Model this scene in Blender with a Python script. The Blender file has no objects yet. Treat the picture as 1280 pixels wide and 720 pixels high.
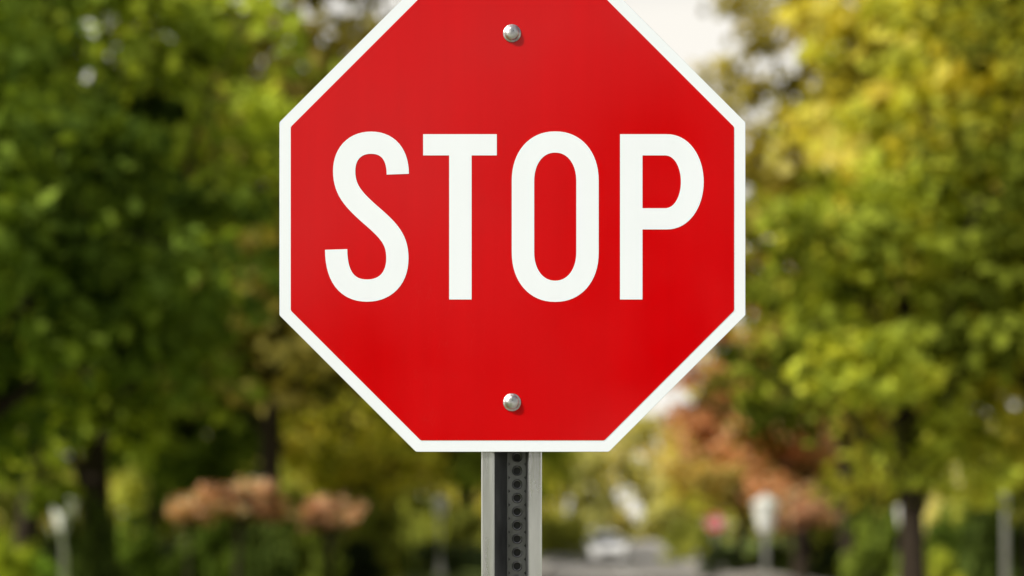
import bpy, bmesh, math, random
import numpy as np
from mathutils import Vector, Matrix

sc = bpy.context.scene
FP = 50/36*1280
D0 = 2.324
K = D0/FP
EYE = 1.63
HZ = 662
def PX(px, d): return (px-640)/FP*d
def PZ(py, d): return EYE+(HZ-py)/FP*d

# ------------------------------------------------------------------ materials
def new_mat(name):
    m = bpy.data.materials.new(name); m.use_nodes = True
    nt = m.node_tree; nt.nodes.clear()
    out = nt.nodes.new('ShaderNodeOutputMaterial')
    return m, nt, out
def simple(name, col, rough=0.6, metal=0.0, var=0.12, scale=8.0, spec=0.5, bump=0.0, stretch=(1,1,1), rvar=0.1):
    m, nt, out = new_mat(name)
    N = nt.nodes; L = nt.links
    b = N.new('ShaderNodeBsdfPrincipled')
    tc = N.new('ShaderNodeTexCoord'); mp = N.new('ShaderNodeMapping')
    mp.inputs['Scale'].default_value = stretch
    nz = N.new('ShaderNodeTexNoise'); nz.inputs['Scale'].default_value = scale; nz.inputs['Detail'].default_value = 4
    L.new(tc.outputs['Object'], mp.inputs[0]); L.new(mp.outputs[0], nz.inputs['Vector'])
    mr = N.new('ShaderNodeMapRange'); mr.inputs[1].default_value = 0.25; mr.inputs[2].default_value = 0.75
    mr.inputs[3].default_value = 1-var; mr.inputs[4].default_value = 1+var
    L.new(nz.outputs['Fac'], mr.inputs[0])
    vm = N.new('ShaderNodeVectorMath'); vm.operation = 'SCALE'; vm.inputs[0].default_value = col[:3]
    L.new(mr.outputs[0], vm.inputs['Scale']); L.new(vm.outputs[0], b.inputs['Base Color'])
    r2 = N.new('ShaderNodeMapRange'); r2.inputs[3].default_value = max(0.02, rough-rvar); r2.inputs[4].default_value = min(1, rough+rvar)
    r2.inputs[1].default_value = 0.3; r2.inputs[2].default_value = 0.7
    L.new(nz.outputs['Fac'], r2.inputs[0]); L.new(r2.outputs[0], b.inputs['Roughness'])
    b.inputs['Metallic'].default_value = metal
    b.inputs['Specular IOR Level'].default_value = spec
    if bump:
        bp = N.new('ShaderNodeBump'); bp.inputs['Strength'].default_value = bump; bp.inputs['Distance'].default_value = 0.01
        L.new(nz.outputs['Fac'], bp.inputs['Height']); L.new(bp.outputs[0], b.inputs['Normal'])
    L.new(b.outputs[0], out.inputs[0])
    return m

def leaf_mat(name):
    m, nt, out = new_mat(name); N = nt.nodes; L = nt.links
    oi = N.new('ShaderNodeObjectInfo')
    at = N.new('ShaderNodeAttribute'); at.attribute_name = 'tint'
    mr = N.new('ShaderNodeMapRange'); mr.inputs[3].default_value = 0.15; mr.inputs[4].default_value = 2.05
    L.new(at.outputs['Fac'], mr.inputs[0])
    hs = N.new('ShaderNodeHueSaturation')
    mh = N.new('ShaderNodeMapRange'); mh.inputs[3].default_value = 0.515; mh.inputs[4].default_value = 0.488
    L.new(at.outputs['Fac'], mh.inputs[0]); L.new(mh.outputs[0], hs.inputs['Hue'])
    hs.inputs['Saturation'].default_value = 1.05
    vm = N.new('ShaderNodeVectorMath'); vm.operation = 'SCALE'
    L.new(oi.outputs['Color'], vm.inputs[0]); L.new(mr.outputs[0], vm.inputs['Scale'])
    mn = N.new('ShaderNodeVectorMath'); mn.operation = 'MINIMUM'; mn.inputs[1].default_value = (0.75,0.72,0.7)
    L.new(vm.outputs[0], mn.inputs[0]); L.new(mn.outputs[0], hs.inputs['Color'])
    d = N.new('ShaderNodeBsdfDiffuse'); t = N.new('ShaderNodeBsdfTranslucent')
    v2 = N.new('ShaderNodeVectorMath'); v2.operation = 'MULTIPLY'; v2.inputs[1].default_value = (1.3, 1.17, 0.5)
    L.new(hs.outputs[0], v2.inputs[0]); L.new(hs.outputs[0], d.inputs[0]); L.new(v2.outputs[0], t.inputs[0])
    m1 = N.new('ShaderNodeMixShader'); m1.inputs[0].default_value = 0.38
    L.new(d.outputs[0], m1.inputs[1]); L.new(t.outputs[0], m1.inputs[2])
    L.new(m1.outputs[0], out.inputs[0])
    return m

LEAF = leaf_mat('leaf')
BARK = simple('bark', (0.035, 0.026, 0.018), 0.9, var=0.4, scale=6, bump=0.8, stretch=(3,3,0.6), spec=0.1)
ASPH = simple('asphalt', (0.2, 0.19, 0.175), 0.85, var=0.2, scale=3)
CONC = simple('concrete', (0.32, 0.30, 0.27), 0.85, var=0.15, scale=4)
PAINT = simple('road_paint', (0.75, 0.75, 0.72), 0.6, var=0.12, scale=9)
GRASS = simple('grass', (0.13, 0.17, 0.035), 0.9, var=0.45, scale=0.35, spec=0.1)

def sign_face(name, col, streak=0.06, spec=0.35, scr=0.05):
    m, nt, out = new_mat(name); N = nt.nodes; L = nt.links
    b = N.new('ShaderNodeBsdfPrincipled'); tc = N.new('ShaderNodeTexCoord')
    def noise(scale, st, det=5):
        mp = N.new('ShaderNodeMapping'); mp.inputs['Scale'].default_value = st
        nz = N.new('ShaderNodeTexNoise'); nz.inputs['Scale'].default_value = scale; nz.inputs['Detail'].default_value = det
        L.new(tc.outputs['Object'], mp.inputs[0]); L.new(mp.outputs[0], nz.inputs['Vector']); return nz
    n1 = noise(5, (1,1,1)); n2 = noise(30, (1,1,0.05)); n3 = noise(900, (1,1,1), 2)
    a = N.new('ShaderNodeMath'); a.operation = 'ADD'; L.new(n1.outputs['Fac'], a.inputs[0]); L.new(n2.outputs['Fac'], a.inputs[1])
    a2 = N.new('ShaderNodeMath'); a2.operation = 'MULTIPLY_ADD'; a2.inputs[1].default_value = 0.8
    L.new(n3.outputs['Fac'], a2.inputs[0]); L.new(a.outputs[0], a2.inputs[2])
    mr = N.new('ShaderNodeMapRange'); mr.inputs[1].default_value = 1.0; mr.inputs[2].default_value = 1.8
    mr.inputs[3].default_value = 1-streak; mr.inputs[4].default_value = 1+streak
    L.new(a2.outputs[0], mr.inputs[0])
    vm = N.new('ShaderNodeVectorMath'); vm.operation = 'SCALE'; vm.inputs[0].default_value = col
    L.new(mr.outputs[0], vm.inputs['Scale'])
    vo = noise(11, (2.0,1,0.7), 8)
    s = N.new('ShaderNodeMath'); s.operation = 'SUBTRACT'; s.inputs[1].default_value = 0.5; L.new(vo.outputs['Fac'], s.inputs[0])
    ab = N.new('ShaderNodeMath'); ab.operation = 'ABSOLUTE'; L.new(s.outputs[0], ab.inputs[0])
    sr = N.new('ShaderNodeMapRange'); sr.inputs[1].default_value = 0.0; sr.inputs[2].default_value = 0.006
    sr.inputs[3].default_value = 1; sr.inputs[4].default_value = 0; L.new(ab.outputs[0], sr.inputs[0])
    n4 = noise(3.1, (1,1,1), 3)
    gate = N.new('ShaderNodeMapRange'); gate.inputs[1].default_value = 0.57; gate.inputs[2].default_value = 0.75
    gate.inputs[4].default_value = scr; L.new(n4.outputs['Fac'], gate.inputs[0])
    sm = N.new('ShaderNodeMath'); sm.operation = 'MULTIPLY'; L.new(sr.outputs[0], sm.inputs[0]); L.new(gate.outputs[0], sm.inputs[1])
    mx = N.new('ShaderNodeMix'); mx.data_type = 'RGBA'; L.new(sm.outputs[0], mx.inputs[0]); L.new(vm.outputs[0], mx.inputs[6])
    mx.inputs[7].default_value = (0.6, 0.45, 0.42, 1)
    L.new(mx.outputs[2], b.inputs['Base Color'])
    rr = N.new('ShaderNodeMapRange'); rr.inputs[1].default_value = 0.35; rr.inputs[2].default_value = 0.65
    rr.inputs[3].default_value = 0.08; rr.inputs[4].default_value = 0.2
    L.new(n1.outputs['Fac'], rr.inputs[0]); L.new(rr.outputs[0], b.inputs['Roughness'])
    b.inputs['Specular IOR Level'].default_value = spec
    bp = N.new('ShaderNodeBump'); bp.inputs['Strength'].default_value = 0.04; bp.inputs['Distance'].default_value = 0.0006
    L.new(n3.outputs['Fac'], bp.inputs['Height']); L.new(bp.outputs[0], b.inputs['Normal'])
    L.new(b.outputs[0], out.inputs[0]); return m
RED = sign_face('red_sheeting', (0.59, 0.0002, 0.002), 0.055, 0.24, 0.025)
WHITE = sign_face('white_sheeting', (0.87, 0.93, 1.0), 0.02, 0.3, 0.0)
ALU = simple('aluminium', (0.55, 0.56, 0.57), 0.45, 1.0, var=0.1, scale=20)
GALV = simple('galvanised_steel', (0.64, 0.65, 0.66), 0.3, 0.85, var=0.25, scale=30, bump=0.2, stretch=(1,1,0.12), rvar=0.14)
GALVD = simple('darker_steel', (0.16, 0.165, 0.17), 0.38, 0.8, var=0.35, scale=35, bump=0.15, stretch=(1,1,0.3))  # darker steel on the post's recessed walls and web
HOLEDARK = simple('hole_dark', (0.035, 0.036, 0.038), 0.45, 0.5, var=0.2)
BOLT = simple('zinc_bolt', (0.5, 0.5, 0.5), 0.36, 0.9, var=0.35, scale=120, bump=0.25, rvar=0.12)
GREYMETAL = simple('grey_metal', (0.3, 0.31, 0.32), 0.5, 0.4)
FROST = simple('frosted_glass', (0.8, 0.8, 0.76), 0.4)
CARW = simple('white_car_paint', (0.8, 0.8, 0.8), 0.25, var=0.02)
GLASS = simple('dark_glass', (0.03, 0.035, 0.04), 0.08)
TYRE = simple('tyre', (0.02, 0.02, 0.02), 0.8)
REDL = simple('tail_red', (0.5, 0.01, 0.01), 0.3)

# ------------------------------------------------------------------ helpers
def link(o): sc.collection.objects.link(o); return o
def mesh_obj(name, verts, faces, mat, parent=None, smooth=False):
    me = bpy.data.meshes.new(name); me.from_pydata([tuple(v) for v in verts], [], faces); me.update()
    o = link(bpy.data.objects.new(name, me))
    if mat: me.materials.append(mat)
    if smooth:
        for p in me.polygons: p.use_smooth = True
    if parent: o.parent = parent
    return o
def empty(name, loc=(0,0,0)):
    e = link(bpy.data.objects.new(name, None)); e.location = loc; e.empty_display_size = 0.2; return e
def bev(o, w, seg=2):
    m = o.modifiers.new('b', 'BEVEL'); m.width = w; m.segments = seg; m.limit_method = 'ANGLE'; return o
def box(name, c, s, mat, parent=None, bevel=0):
    x,y,z = [v/2 for v in s]
    vs = [(c[0]+a*x, c[1]+b*y, c[2]+d*z) for a in (-1,1) for b in (-1,1) for d in (-1,1)]
    fs = [(0,1,3,2),(4,6,7,5),(0,4,5,1),(2,3,7,6),(0,2,6,4),(1,5,7,3)]
    o = mesh_obj(name, vs, fs, mat, parent)
    if bevel: bev(o, bevel)
    return o
def lathe(name, prof, mat, parent=None, n=24, axis='Z', loc=(0,0,0), smooth=True):
    vs=[]; fs=[]
    for r,h in prof:
        for i in range(n):
            a=2*math.pi*i/n
            if axis=='Z': v=(r*math.cos(a), r*math.sin(a), h)
            elif axis=='X': v=(h, r*math.cos(a), r*math.sin(a))
            else: v=(r*math.cos(a), -h, r*math.sin(a))
            vs.append((v[0]+loc[0], v[1]+loc[1], v[2]+loc[2]))
    for j in range(len(prof)-1):
        for i in range(n):
            k=(i+1)%n
            fs.append((j*n+i, j*n+k, (j+1)*n+k, (j+1)*n+i))
    fs.append(tuple(range(n))[::-1]); fs.append(tuple((len(prof)-1)*n+i for i in range(n)))
    return mesh_obj(name, vs, fs, mat, parent, smooth)

# ------------------------------------------------------------------ stop sign
def bez(p0,p1,p2,p3,n=14):
    out=[]
    for i in range(n):
        t=i/n; u=1-t
        out.append((u**3*p0[0]+3*u*u*t*p1[0]+3*u*t*t*p2[0]+t**3*p3[0],
                    u**3*p0[1]+3*u*u*t*p1[1]+3*u*t*t*p2[1]+t**3*p3[1]))
    return out
def build_stop_sign(loc, ground_to_centre, post_len_up=0.37, rotz=0.0):
    root = empty('stop_sign', loc)
    cx, cy = 640.5, 273.5
    def P(x,y,dep=0.0): return ((x-cx)*K, -dep, (cy-y)*K)
    def octo(ap, r, dep):
        R = ap/math.cos(math.pi/8); pts=[]
        cor=[(R*math.cos(math.pi/8+i*math.pi/4), R*math.sin(math.pi/8+i*math.pi/4)) for i in range(8)]
        for i in range(8):
            c=Vector(cor[i]); a=(Vector(cor[i-1])-c).normalized(); b=(Vector(cor[(i+1)%8])-c).normalized()
            t=r*math.tan(math.pi/8)
            p0=c+a*t; p2=c+b*t
            for j in range(5):
                s=j/4; q=p0*(1-s)**2+c*2*s*(1-s)+p2*s*s
                pts.append((q.x,-dep,q.y))
        return pts
    ap=291.3*K
    f=octo(ap,0.006,0.0); bk=octo(ap,0.006,-0.0022); n=len(f)
    plate=mesh_obj('plate', f+bk, [tuple(range(n)), tuple(range(2*n-1,n-1,-1))]+[(i,i+n,(i+1)%n+n,(i+1)%n) for i in range(n)], ALU, root)
    w=octo(ap-0.0004,0.006,0.0005); mesh_obj('white_border', w, [tuple(range(n))[::-1]], WHITE, root)
    r=octo(ap-14.3*K,0.006,0.0009); mesh_obj('red_field', r, [tuple(range(n))[::-1]], RED, root)
    LD=0.0013
    path = bez((497.3,218),(497.3,193),(485,178.6),(464,178.6))+bez((464,178.6),(443,178.6),(430.3,193),(430.3,214))+\
           bez((430.3,214),(430.3,237),(441,249),(463,268.5))+bez((463,268.5),(487,289),(496.8,300),(496.8,323))+\
           bez((496.8,323),(496.8,348),(482,363.4),(459,363.4))+bez((459,363.4),(434,363.4),(420.3,346),(420.3,312))+[(420.3,312)]
    hw=13.9; V=[];F=[]
    for i,p in enumerate(path):
        a=path[max(0,i-1)]; b=path[min(len(path)-1,i+1)]
        t=Vector((b[0]-a[0], b[1]-a[1])).normalized(); nn=Vector((-t.y,t.x))
        V+= [P(p[0]+nn.x*hw,p[1]+nn.y*hw,LD), P(p[0]-nn.x*hw,p[1]-nn.y*hw,LD)]
    for i in range(len(path)-1): F.append((2*i,2*i+1,2*i+3,2*i+2))
    mesh_obj('letter_s',V,F,WHITE,root)
    T=[(529,168),(621,168),(621,194.5),(589.5,194.5),(589.5,374.5),(561.5,374.5),(561.5,194.5),(529,194.5)]
    V=[P(x,y,LD) for x,y in T]
    mesh_obj('letter_t',V,[(0,1,2,3,6,7),(3,4,5,6)],WHITE,root)
    def stad(hw,top,bot,cap,pw=2.15):
        o=[];m=32
        for i in range(m+1):
            a=math.pi*i/m; c=math.cos(a); s=math.sin(a)
            o.append((694+hw*math.copysign(abs(c)**(2/pw),c), top+cap-cap*abs(s)**(2/pw)))
        for i in range(m+1):
            a=math.pi+math.pi*i/m; c=math.cos(a); s=math.sin(a)
            o.append((694+hw*math.copysign(abs(c)**(2/pw),c), bot-cap+cap*abs(s)**(2/pw)))
        return o
    A=stad(54.3,164.5,377.5,62); B=stad(26.3,191,351,36); m=len(A)
    mesh_obj('letter_o',[P(x,y,LD) for x,y in A+B],[(i,(i+1)%m,(i+1)%m+m,i+m) for i in range(m)],WHITE,root)
    A=[(803,168)]; B=[(803,194.5)]
    A+=[(833,168)]; B+=[(831,194.5)]
    for i in range(1,33):
        a=-math.pi/2+math.pi*i/32
        c=abs(math.cos(a))**0.93; s=math.sin(a)
        A.append((833+46.5*c, 227.5+59.5*s)); B.append((831+20.0*c, 227.5+33*s))
    A.append((803,287)); B.append((803,260.5)); m=len(A)
    V=[P(x,y,LD) for x,y in A+B]+[P(x,y,LD) for x,y in [(775,168),(803,168),(803,374.5),(775,374.5)]]
    b0=2*m
    mesh_obj('letter_p',V,[(i,i+1,i+1+m,i+m) for i in range(m-1)]+[(b0,b0+1,b0+2,b0+3)],WHITE,root)
    for j,yy in enumerate((42,503)):
        c=P(640,yy,0.0011)
        R=11.2*K
        prof=[(R,0),(R,0.0012),(R*0.93,0.0018),(R*0.82,0.002),(R*0.78,0.0028)]
        for i in range(1,9):
            a=math.pi/2*i/8; prof.append((R*0.78*math.cos(a)+0.0002, 0.0028+0.0052*math.sin(a)))
        lathe(f'bolt_head_{j+1}', prof, BOLT, root, 40, 'Y', c)
        lathe(f'bolt_shank_{j+1}', [(0.004,-0.07),(0.004,-0.002)], BOLT, root, 16, 'Y', c)
        lathe(f'nut_{j+1}', [(0.009,-0.062),(0.009,-0.054)], BOLT, root, 6, 'Y', c, smooth=False)
    zt=post_len_up; zb=-ground_to_centre-0.3
    post=empty('post'); post.parent=root
    def X(p): return (p-cx)*K
    y0=0.0045; t=0.0032; dp=0.034
    prof=[(X(601.5)+0.0015,y0+0.006),(X(601.5),y0+0.002),(X(601.5)+0.002,y0),(X(615.5),y0),(X(618),y0+0.003),(X(634),y0+dp),(X(635.5),y0+dp)]
    prof2=[(X(657.5),y0+dp),(X(658.2),y0+dp-0.001),(X(660),y0+0.003),(X(661.5),y0),(X(677.5)-0.002,y0),(X(677.5),y0+0.002),(X(677.5)-0.0015,y0+0.006)]
    def extr(nm,pr,mat,off):
        V=[];F=[];n=len(pr)
        bkp=[(p[0]+off[i],p[1]+t) for i,p in enumerate(pr)]
        for z in (zt,zb):
            V+=[(p[0],p[1],z) for p in pr]+[(p[0],p[1],z) for p in bkp]
        for i in range(n-1):
            F.append((i,i+1,2*n+i+1,2*n+i)); F.append((n+i,3*n+i,3*n+i+1,n+i+1))
            F.append((i,n+i,n+i+1,i+1))
        F.append((0,2*n,3*n,n)); F.append((n-1,2*n-1,4*n-1,3*n-1))
        o=mesh_obj(nm,V,F,mat,post)
        bm=bmesh.new(); bm.from_mesh(o.data); bmesh.ops.recalc_face_normals(bm,faces=bm.faces); bm.to_mesh(o.data); bm.free()
        return o
    o=extr('left_flange',prof,GALV,[0,0,0,-0.001,-0.003,-0.001,0])
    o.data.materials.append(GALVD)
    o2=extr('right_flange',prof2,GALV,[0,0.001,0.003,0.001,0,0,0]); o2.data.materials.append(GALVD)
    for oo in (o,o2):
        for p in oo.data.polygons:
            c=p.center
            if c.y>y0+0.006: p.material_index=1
    xl,xr=X(635.5),X(657.5); cxw=(xl+xr)/2; pitch=17.3*K; hr=4.6*K; yw=y0+dp
    V=[];F=[];m=24
    z=zt
    while z-pitch>zb:
        zc=z-pitch/2; base=len(V)
        hwid=(xr-xl)/2; hh=pitch/2
        for i in range(m):
            a=2*math.pi*i/m; c=math.cos(a); s=math.sin(a)
            k=min(hwid/max(abs(c),1e-6), hh/max(abs(s),1e-6))
            V.append((cxw+c*k,yw,zc+s*k))
        for rr,yy in ((hr*1.45,yw),(hr*1.2,yw-0.0016),(hr,yw-0.001),(hr,yw+0.003)):
            for i in range(m):
                a=2*math.pi*i/m; V.append((cxw+rr*math.cos(a),yy,zc+rr*math.sin(a)))
        for q in range(4):
            for i in range(m):
                k=(i+1)%m; F.append((base+q*m+i,base+q*m+k,base+(q+1)*m+k,base+(q+1)*m+i))
        z-=pitch
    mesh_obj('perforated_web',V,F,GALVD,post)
    # dark strip added behind the web to make its holes look dark
    box('dark_hole_backing',(cxw,yw+0.016,(zt+zb)/2),(0.034,0.016,zt-zb-0.02),HOLEDARK,post,0.001)
    root.rotation_euler=(0,0,rotz)
    return root
cz = PZ(273.5, D0)
build_stop_sign((PX(640.5,D0), D0, cz), cz)
b2 = build_stop_sign((PX(893,62), 62, 1.95), 1.95, rotz=math.radians(-4))

# ------------------------------------------------------------------ foliage
def leaves(rng, centres, crad, n_per, size, tint_c, flat=0.6, up=0.45):
    nC=len(centres); N=nC*n_per
    c=np.repeat(centres,n_per,axis=0); cr=np.repeat(crad,n_per)
    d=rng.normal(size=(N,3)); d/=np.linalg.norm(d,axis=1,keepdims=True)
    rad=rng.random(N)**0.5
    off=d*(rad*cr)[:,None]; off[:,2]*=flat
    p=c+off
    nrm=d*0.6+rng.normal(size=(N,3))*0.5; nrm[:,2]+=up
    nrm/=np.linalg.norm(nrm,axis=1,keepdims=True)
    r=rng.normal(size=(N,3)); u=np.cross(nrm,r); u/=np.linalg.norm(u,axis=1,keepdims=True); v=np.cross(nrm,u)
    s=(size*(0.6+0.8*rng.random(N)))[:,None]
    u=u*s*0.5; v=v*s*0.36
    q=np.stack([p-u,p-v+u*0.1+nrm*s*0.06,p+u,p+v+u*0.1+nrm*s*0.06],axis=1).reshape(-1,3)
    t=np.clip(np.repeat(tint_c,n_per)+rng.normal(size=N)*0.14,0,1)
    return q, np.repeat(t,4)
def tube(pts, rads, n=8):
    V=[];F=[]
    for i,p in enumerate(pts):
        a=pts[max(0,i-1)]; b=pts[min(len(pts)-1,i+1)]
        t=(Vector(b)-Vector(a)).normalized(); x=t.orthogonal().normalized(); y=t.cross(x)
        for k in range(n):
            an=2*math.pi*k/n; V.append(tuple(Vector(p)+(x*math.cos(an)+y*math.sin(an))*rads[i]))
    for i in range(len(pts)-1):
        for k in range(n):
            F.append((i*n+k,i*n+(k+1)%n,(i+1)*n+(k+1)%n,(i+1)*n+k))
    return V,F
def assemble(name, lq, lt, tubes):
    V=[];F=[]
    for v,f in tubes:
        b=len(V); V+=v; F+=[tuple(i+b for i in q) for q in f]
    nb=len(V); nq=len(lq)//4
    allv=np.concatenate([np.array(V,dtype=np.float32).reshape(-1,3), lq.astype(np.float32)])
    fi=np.concatenate([np.array(F,dtype=np.int32).reshape(-1), np.arange(nq*4,dtype=np.int32)+nb])
    nf=len(F)+nq
    me=bpy.data.meshes.new(name)
    me.vertices.add(len(allv)); me.vertices.foreach_set('co',allv.ravel())
    me.loops.add(nf*4); me.loops.foreach_set('vertex_index',fi)
    me.polygons.add(nf); me.polygons.foreach_set('loop_start',np.arange(nf,dtype=np.int32)*4)
    mi=np.ones(nf,dtype=np.int32); mi[:len(F)]=0
    me.polygons.foreach_set('material_index',mi)
    me.materials.append(BARK); me.materials.append(LEAF)
    at=me.attributes.new('tint','FLOAT','POINT')
    at.data.foreach_set('value',np.concatenate([np.full(nb,0.5),lt]).astype(np.float32))
    me.update(calc_edges=True); me.validate()
    return me
def tree_mesh(name, seed, H, R, bot, lobes=11, clumps=26, n_per=60, leaf=0.17, crad=0.55, trunk=0.22, flat=0.6):
    rng=np.random.default_rng(seed); rd=random.Random(seed)
    zc=(H+bot)/2; hz=(H-bot)/2
    L=[]
    for i in range(lobes):
        for _ in range(30):
            d=rng.normal(size=3); d/=np.linalg.norm(d); r=0.35+0.38*rng.random()
            c=np.array([d[0]*R*r,d[1]*R*r,zc+d[2]*hz*r*1.1])
            if all(np.linalg.norm((c-l)/np.array([R,R,hz]))>0.36 for l in L): break
        L.append(c)
    cs=[];cr=[];tc=[]
    tubes=[]
    tp=[(0,0,-0.3),(0.02*H*rd.uniform(-1,1),0.02*H*rd.uniform(-1,1),bot*0.6),(0.03*H*rd.uniform(-1,1),0.03*H*rd.uniform(-1,1),bot+hz*0.6),(0,0,H*0.8)]
    tubes.append(tube(tp,[trunk*1.35,trunk,trunk*0.7,trunk*0.2]))
    for l in L:
        lr=np.array([R*0.42,R*0.42,hz*0.34])*rng.uniform(0.75,1.15)
        base_t=rng.uniform(0.15,0.8)
        s=min(0.9,max(0.1,(l[2]-bot)/(2*hz)*0.6))
        st=Vector(tp[1]).lerp(Vector(tp[3]),s); en=Vector(l)
        mid=st.lerp(en,0.5)+Vector((rd.uniform(-.3,.3),rd.uniform(-.3,.3),rd.uniform(-.1,.4)))*min(1,R/3)
        tubes.append(tube([tuple(st),tuple(mid),tuple(en)],[trunk*0.45,trunk*0.28,trunk*0.1],6))
        for k in range(clumps):
            d=rng.normal(size=3); d/=np.linalg.norm(d); r=rng.uniform(0.5,1.15)
            p=l+d*lr*r; cs.append(p); cr.append(crad*rng.uniform(0.5,1.5)); tc.append(np.clip(base_t+rng.normal()*0.22,0,1))
            if k%5==0:
                tubes.append(tube([tuple(en),tuple((en+Vector(p))/2+Vector((0,0,0.03*R))),tuple(p)],[trunk*0.12,trunk*0.08,trunk*0.04],4))
    q,t=leaves(rng,np.array(cs),np.array(cr),n_per,leaf,np.array(tc),flat)
    return assemble(name,q,t,tubes)

M={}
M['low']=tree_mesh('tree_low',3,12.5,3.7,1.3,lobes=15,clumps=18,n_per=44,leaf=0.24,crad=0.62)
M['low2']=tree_mesh('tree_low2',17,9.0,3.3,1.2,lobes=13,clumps=18,n_per=44,leaf=0.22,crad=0.56)
M['mid']=tree_mesh('tree_mid',29,8.6,3.2,2.5,lobes=13,clumps=18,n_per=44,leaf=0.22,crad=0.56,trunk=0.2)
M['tall']=tree_mesh('tree_tall',8,17,5.2,3.2,lobes=16,clumps=20,n_per=46,leaf=0.34,crad=0.9,trunk=0.26)
M['big']=tree_mesh('tree_big',21,22,6.5,2.0,lobes=20,clumps=22,n_per=40,leaf=0.5,crad=1.25,trunk=0.34)
M['umb']=tree_mesh('tree_umb',11,3.35,1.6,2.25,lobes=10,clumps=10,n_per=30,leaf=0.15,crad=0.26,trunk=0.09,flat=0.5)

def inst(kind, name, loc, col, scale, rot):
    o=link(bpy.data.objects.new(name, M[kind].copy())); o.location=loc
    o.rotation_euler=(0,0,rot); o.scale=scale; o.color=(*col,1); return o
def place(kind, name, px, d, col, scale=1.0, rot=0.0, dz=0.0, sz=None):
    return inst(kind,name,(PX(px,d),d,dz),col,(scale,scale,sz or scale),rot)
DG=(0.13,0.19,0.035); MG=(0.28,0.35,0.06); YG=(0.53,0.54,0.09); YE=(0.74,0.64,0.12); OL=(0.38,0.32,0.07); OR=(0.60,0.44,0.15); RD=(0.56,0.29,0.16)
T='deciduous_tree'
place('low',T,130,20,MG,1.0,0.3)
place('low2',T,-60,15,DG,1.1,1.9)
place('tall',T,350,33,(0.19,0.17,0.045),1.0,2.0)
place('tall',T,20,36,DG,1.1,4.0)
place('low2',T,240,40,DG,1.1,5.0)
place('low2',T,430,46,YG,1.05,1.0)
place('big',T,200,62,DG,1.0,0.4)
place('big',T,430,72,OL,1.0,2.4)
place('big',T,590,75,MG,0.9,1.4)
place('mid',T,1140,18,(0.33,0.38,0.06),0.8,2.2)
place('low',T,1300,19,(0.47,0.48,0.08),0.85,0.8)
place('tall',T,1300,27,YE,0.95,3.3)
place('tall',T,1075,38,(0.29,0.26,0.06),1.0,1.2)
place('low2',T,1000,45,RD,1.4,3.9)
place('low2',T,925,52,OR,1.0,0.2)
place('low',T,1080,46,YG,1.1,2.6)
place('big',T,1130,64,OL,1.0,5.2)
place('big',T,-90,56,DG,1.0,3.2)
def roadx(y):
    if y<50: return 4.2
    return 4.2+ (y-50)*0.072*min(1,(y-50)/40+0.3)
for i,y in enumerate((74,95,122,160)):
    for s in (-1,1):
        x=roadx(y)+s*(8.5+ (i%2)*0.8)
        inst('low' if (i+(s>0))%2 else 'tall',T,(x,y,0),YE if i%2 else YG,(0.95,)*3,i*1.7+s)
# unseen trees added behind the viewer to shape the reflections in the sign
for i,(x,y,k,s) in enumerate(((-13,-40,'low',0.95),(-8,-36,'low2',1.15),(-4,-42,'low',0.95),(-1,-37,'low2',1.1),(4,-34,'tall',0.95),(12,-30,'tall',0.95),(22,-38,'tall',1))):
    inst(k,T,(x,y,0),DG,(s,s,s),i*1.1)
FT='flowering_tree'; PK=(0.60,0.33,0.22)
place('umb',FT,298,27,PK,0.66,0.2,sz=0.78)
place('umb',FT,236,29,(0.46,0.29,0.17),0.45,1.2,sz=0.73)
place('umb',FT,412,28,(0.54,0.31,0.20),0.5,2.2,sz=0.70)
place('umb',FT,1005,28,PK,0.44,3.2,sz=0.70)
def shrub_mesh(name, seed, n=60, n_per=45, leaf=0.12, crad=0.22):
    rng=np.random.default_rng(seed); d=rng.normal(size=(n,3)); d/=np.linalg.norm(d,axis=1,keepdims=True); d[:,2]=np.abs(d[:,2])
    c=d*(rng.uniform(0.5,0.95,size=(n,1)))*np.array([1,1,1.0]); 
    q,t=leaves(rng,c,crad*rng.uniform(0.7,1.3,n),n_per,leaf,np.clip(rng.uniform(0.2,0.7,n),0,1))
    tb=[tube([(0,0,-0.1),(0.3*math.cos(a),0.3*math.sin(a),0.4),(0.6*math.cos(a),0.6*math.sin(a),0.75)],[0.03,0.02,0.01],5) for a in (0,1.3,2.6,3.9,5.1)]
    return assemble(name,q,t,tb)
M['sh']=shrub_mesh('shrub_a',2); M['sh2']=shrub_mesh('shrub_b',9,n=70)
def shrub(px,d,w,h,col,k='sh',rot=0):
    inst(k,'shrub',(PX(px,d),d,0),col,(w,w*0.9,h),rot)
VD=(0.04,0.055,0.022); SG=(0.10,0.14,0.035)
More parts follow.
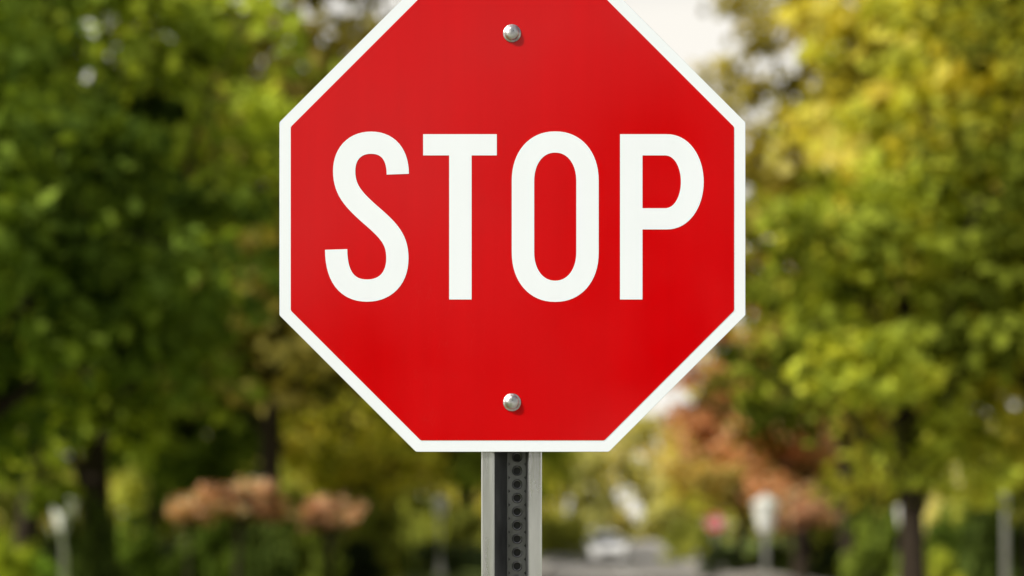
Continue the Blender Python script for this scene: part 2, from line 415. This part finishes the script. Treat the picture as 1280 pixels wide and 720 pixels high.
for a in [(225,43,1.1,1.55,VD,'sh',0),(265,44,0.9,1.3,VD,'sh2',1),(175,46,1.2,1.4,SG,'sh',2),(375,44,1.0,1.6,VD,'sh2',3),(440,43,1.2,1.5,VD,'sh',4),
          (485,50,1.1,1.3,SG,'sh2',5),(545,52,1.4,1.4,VD,'sh',1),(120,44,1.0,1.2,VD,'sh2',2),(5,30,0.95,1.75,(0.44,0.52,0.07),'sh',1),(40,33,0.8,1.2,(0.28,0.42,0.07),'sh2',0),
          (600,56,1.3,1.3,VD,'sh2',2),(905,50,1.0,1.3,VD,'sh',1),(1050,44,1.2,1.5,VD,'sh',3),(1110,42,1.0,1.3,VD,'sh2',1),
          (1165,28,0.65,1.5,(0.46,0.52,0.08),'sh',3),(1215,40,1.2,1.6,VD,'sh2',4),(1270,38,1.1,1.5,VD,'sh',5),(965,54,1.3,1.2,SG,'sh2',0),(320,50,1.3,1.2,SG,'sh',2),(70,50,1.4,1.6,VD,'sh',4),
          (335,31,0.8,2.3,SG,'sh2',2),(118,18.6,0.5,2.3,SG,'sh',4),(165,33,1.0,2.2,DG,'sh2',1),(260,34,0.9,2.4,DG,'sh',3),(385,36,1.0,2.7,(0.2,0.25,0.05),'sh2',5),(470,44,1.2,3.2,(0.3,0.34,0.07),'sh',1),
          (1245,30,1.0,2.6,SG,'sh',1),(1195,33,1.0,2.4,DG,'sh2',2),(1100,36,1.1,2.6,(0.2,0.26,0.05),'sh',3),(1045,50,1.4,3.4,(0.3,0.34,0.07),'sh2',4),
          (575,60,1.6,3.2,(0.25,0.27,0.06),'sh',3),(520,58,1.6,3.0,(0.3,0.33,0.07),'sh2',2),(700,85,2.0,3.0,(0.34,0.36,0.08),'sh2',2),(860,72,1.6,2.6,(0.34,0.36,0.08),'sh',2)]:
    shrub(*a)
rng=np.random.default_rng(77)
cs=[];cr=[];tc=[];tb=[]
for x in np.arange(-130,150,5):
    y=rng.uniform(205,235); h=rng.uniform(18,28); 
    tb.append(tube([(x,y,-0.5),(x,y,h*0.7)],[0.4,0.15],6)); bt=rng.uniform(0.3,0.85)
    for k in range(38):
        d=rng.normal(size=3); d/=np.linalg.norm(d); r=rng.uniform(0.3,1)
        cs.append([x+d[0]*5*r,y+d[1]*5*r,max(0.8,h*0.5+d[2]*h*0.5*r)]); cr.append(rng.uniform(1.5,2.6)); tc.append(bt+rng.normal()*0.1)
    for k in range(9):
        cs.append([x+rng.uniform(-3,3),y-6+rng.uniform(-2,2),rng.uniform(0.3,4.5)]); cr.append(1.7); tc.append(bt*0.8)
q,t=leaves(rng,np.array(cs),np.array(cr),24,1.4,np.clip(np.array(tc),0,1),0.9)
o=link(bpy.data.objects.new('distant_trees',assemble('distant_trees',q,t,tb))); o.color=(0.60,0.57,0.2,1)  # pale leaf colour stands in for atmospheric haze and glow
cs=[];cr=[];tc=[];tb=[]
for sgn in (-1,1):
    for x in np.arange(12,75,2.2):
        y=rng.uniform(82,98); h=rng.uniform(5,10); X0=6+sgn*x
        tb.append(tube([(X0,y,-0.3),(X0,y,h*0.7)],[0.12,0.05],5)); bt=rng.uniform(0.1,0.8)
        for k in range(28):
            d=rng.normal(size=3); d/=np.linalg.norm(d); r=rng.uniform(0.3,1)
            cs.append([X0+d[0]*2.2*r,y+d[1]*2*r,max(0.4,h*0.5+d[2]*h*0.5*r)]); cr.append(rng.uniform(0.7,1.2)); tc.append(bt)
q,t=leaves(rng,np.array(cs),np.array(cr),24,0.6,np.clip(np.array(tc),0,1),0.9)
o=link(bpy.data.objects.new('thicket',assemble('thicket',q,t,tb))); o.color=(0.26,0.28,0.06,1)

# ------------------------------------------------------------------ ground, road
S=1500
mesh_obj('ground',[(-S,-S,0),(S,-S,0),(S,S,0),(-S,S,0)],[(0,1,2,3)],GRASS)
ys=list(range(-80,260,4))
def strip(name,o0,o1,z0,mat,h=0,y0=-80,y1=260):
    V=[];F=[]
    yy=[y for y in ys if y0<=y<=y1]
    for y in yy:
        c=roadx(y)
        V+=[(c+o0,y,z0+h),(c+o1,y,z0+h),(c+o0,y,-0.02),(c+o1,y,-0.02)]
    for i in range(len(yy)-1):
        a=4*i;b=a+4
        F.append((a,a+1,b+1,b))
        if h: F.append((a+2,a,b,b+2)); F.append((a+1,a+3,b+3,b+1))
    return mesh_obj(name,V,F,mat)
strip('road',-3,3,0.004,ASPH)
strip('kerb',-3.15,-3.0,0,CONC,0.13); strip('kerb',3.0,3.15,0,CONC,0.13)
strip('sidewalk',-4.9,-3.15,0,CONC,0.122); strip('sidewalk',3.15,4.9,0,CONC,0.122)
V=[];F=[]
for y in range(-60,240,6):
    b=len(V); V+=[(roadx(y)-0.06,y,0.008),(roadx(y)+0.06,y,0.008),(roadx(y+3)+0.06,y+3,0.008),(roadx(y+3)-0.06,y+3,0.008)]; F.append((b,b+1,b+2,b+3))
mesh_obj('road_marking',V,F,PAINT)

# ------------------------------------------------------------------ lamps
def lamp(px,d,top,w,postmat=GREYMETAL):
    r=empty('street_lamp',(PX(px,d),d,0)); hh=w*1.45
    zt=top; zb=zt-hh
    lathe('base',[(0.16,0),(0.16,0.12),(0.11,0.2),(0.09,0.5),(0.06,0.6)],postmat,r,16)
    lathe('pole',[(0.055,0.6),(0.045,zb-0.1),(0.07,zb-0.08),(0.09,zb)],postmat,r,16)
    lathe('lantern_glass',[(w*0.26,zb+0.002),(w*0.34,zb+hh*0.2),(w*0.46,zb+hh*0.68)],FROST,r,8,smooth=False)
    lathe('lantern_cap',[(w*0.54,zb+hh*0.685),(w*0.5,zb+hh*0.74),(w*0.2,zb+hh*0.9),(w*0.05,zb+hh*0.93),(w*0.05,zt)],postmat,r,8,smooth=False)
    return r
PALE=simple('pale_metal',(0.6,0.6,0.55),0.5)
lamp(80,25,PZ(610,25),0.5,PALE)
lamp(957,27,PZ(616,27),0.5,PALE)
lamp(1257,24,PZ(583,24),0.26,PALE)
lamp(550,50,PZ(620,50),0.5,PALE)
lamp(1128,30,PZ(628,30),0.3,PALE)

# ------------------------------------------------------------------ car (facing the viewer)
def car(x,y):
    r=empty('car',(x,y,0))
    st=[(-2.2,0.42,0.70,0.72),(-2.1,0.28,0.80,0.84),(-1.6,0.24,0.90,0.90),(-0.9,0.22,0.98,0.91),(0.8,0.22,1.0,0.91),(1.7,0.25,1.0,0.89),(2.15,0.3,0.95,0.82),(2.22,0.45,0.85,0.72)]
    V=[];F=[]
    for (yy,zl,zh,hw) in st:
        zm=(zl+zh)/2
        V+=[(-hw*0.9,yy,zl),(-hw,yy,zm-0.05),(-hw*0.98,yy,zh-0.1),(-hw*0.86,yy,zh),(hw*0.86,yy,zh),(hw*0.98,yy,zh-0.1),(hw,yy,zm-0.05),(hw*0.9,yy,zl)]
    for i in range(len(st)-1):
        for k in range(8): F.append((i*8+k,i*8+(k+1)%8,i*8+8+(k+1)%8,i*8+8+k))
    F.append(tuple(range(8))); F.append(tuple(range(len(st)*8-1,len(st)*8-9,-1)))
    mesh_obj('body',V,F,CARW,r)
    def cab(nm,s,mat,z0,z1):
        a=[(-0.76,-1.0),(0.76,-1.0),(0.76,1.65),(-0.76,1.65)]; b=[(-0.58,-0.3),(0.58,-0.3),(0.58,1.1),(-0.58,1.1)]
        def L(p,q,t): return (p[0]+(q[0]-p[0])*t,p[1]+(q[1]-p[1])*t)
        lo=[L(p,q,(z0-0.96)/0.5) for p,q in zip(a,b)]; hi=[L(p,q,(z1-0.96)/0.5) for p,q in zip(a,b)]
        V=[(p[0]*s,p[1],z0) for p in lo]+[(p[0]*s,p[1],z1) for p in hi]
        return bev(mesh_obj(nm,V,[(0,1,5,4),(1,2,6,5),(2,3,7,6),(3,0,4,7),(4,5,6,7)],mat,r),0.03)
    cab('windows',1.0,GLASS,0.96,1.40); cab('roof',1.02,CARW,1.40,1.47)
    for sx in (-1,1):
        for yy in (-1.4,1.4):
            lathe('wheel',[(0.2,-0.1),(0.31,-0.09),(0.32,0.09),(0.2,0.1)],TYRE,r,20,'X',(sx*0.82,yy,0.325))
        box('headlight',(sx*0.6,-2.16,0.68),(0.3,0.1,0.13),FROST,r,0.02)
        box('tail_light',(sx*0.62,2.2,0.75),(0.25,0.08,0.15),REDL,r,0.02)
        box('mirror',(sx*0.97,-0.6,1.02),(0.18,0.1,0.13),CARW,r,0.02)
    box('grille',(0,-2.2,0.52),(0.9,0.06,0.16),TYRE,r,0.01)
    return r
car(PX(758,70),70)

# ------------------------------------------------------------------ light
sd=Vector((-0.64,-0.37,0.74)).normalized()
sun=bpy.data.lights.new('sun','SUN'); sun.energy=5.0; sun.angle=math.radians(0.5); sun.color=(1.0,0.955,0.86)
so=link(bpy.data.objects.new('sun',sun)); so.rotation_euler=sd.to_track_quat('Z','Y').to_euler(); so.location=(0,0,30)
w=bpy.data.worlds.new('World'); sc.world=w; w.use_nodes=True
nt=w.node_tree; bg=nt.nodes['Background']; sky=nt.nodes.new('ShaderNodeTexSky'); sky.sky_type='NISHITA'; sky.sun_disc=False
sky.sun_elevation=math.asin(sd.z); sky.sun_rotation=math.atan2(sd.x,sd.y)
sky.dust_density=3.0; sky.air_density=1.0; sky.ozone_density=0.5
# thin broken cloud and horizon haze over the clear sky
tc=nt.nodes.new('ShaderNodeTexCoord'); mp=nt.nodes.new('ShaderNodeMapping'); mp.inputs['Scale'].default_value=(1,1,2.5)
nz=nt.nodes.new('ShaderNodeTexNoise'); nz.inputs['Scale'].default_value=2.2; nz.inputs['Detail'].default_value=3
mr=nt.nodes.new('ShaderNodeMapRange'); mr.inputs[1].default_value=0.45; mr.inputs[2].default_value=0.65
nt.links.new(tc.outputs['Generated'],mp.inputs[0]); nt.links.new(mp.outputs[0],nz.inputs['Vector']); nt.links.new(nz.outputs['Fac'],mr.inputs[0])
sx=nt.nodes.new('ShaderNodeSeparateXYZ'); nt.links.new(tc.outputs['Generated'],sx.inputs[0])
hz=nt.nodes.new('ShaderNodeMapRange'); hz.inputs[1].default_value=0.34; hz.inputs[2].default_value=0.48; hz.inputs[3].default_value=0.85; hz.inputs[4].default_value=0.0
nt.links.new(sx.outputs['Z'],hz.inputs[0])
mxm=nt.nodes.new('ShaderNodeMath'); mxm.operation='MAXIMUM'
m5=nt.nodes.new('ShaderNodeMath'); m5.operation='MULTIPLY'; m5.inputs[1].default_value=0.4
nt.links.new(mr.outputs[0],m5.inputs[0]); nt.links.new(m5.outputs[0],mxm.inputs[0]); nt.links.new(hz.outputs[0],mxm.inputs[1])
mix=nt.nodes.new('ShaderNodeMix'); mix.data_type='RGBA'; mix.inputs[7].default_value=(15.0,14.3,12.9,1)
nt.links.new(mxm.outputs[0],mix.inputs[0]); nt.links.new(sky.outputs[0],mix.inputs[6])
nt.links.new(mix.outputs[2],bg.inputs[0]); bg.inputs[1].default_value=0.076
sc.view_settings.view_transform='Standard'; sc.view_settings.look='None'; sc.view_settings.exposure=0; sc.view_settings.gamma=1

cam=bpy.data.cameras.new('camera'); co=link(bpy.data.objects.new('camera',cam))
co.location=(0,0,EYE); co.rotation_euler=(math.radians(90),0,0)
cam.lens=50; cam.sensor_width=36; cam.shift_y=(HZ-360)/1280; cam.clip_end=4000; cam.clip_start=0.05
cam.dof.use_dof=True; cam.dof.focus_distance=D0; cam.dof.aperture_fstop=1.6
sc.camera=co
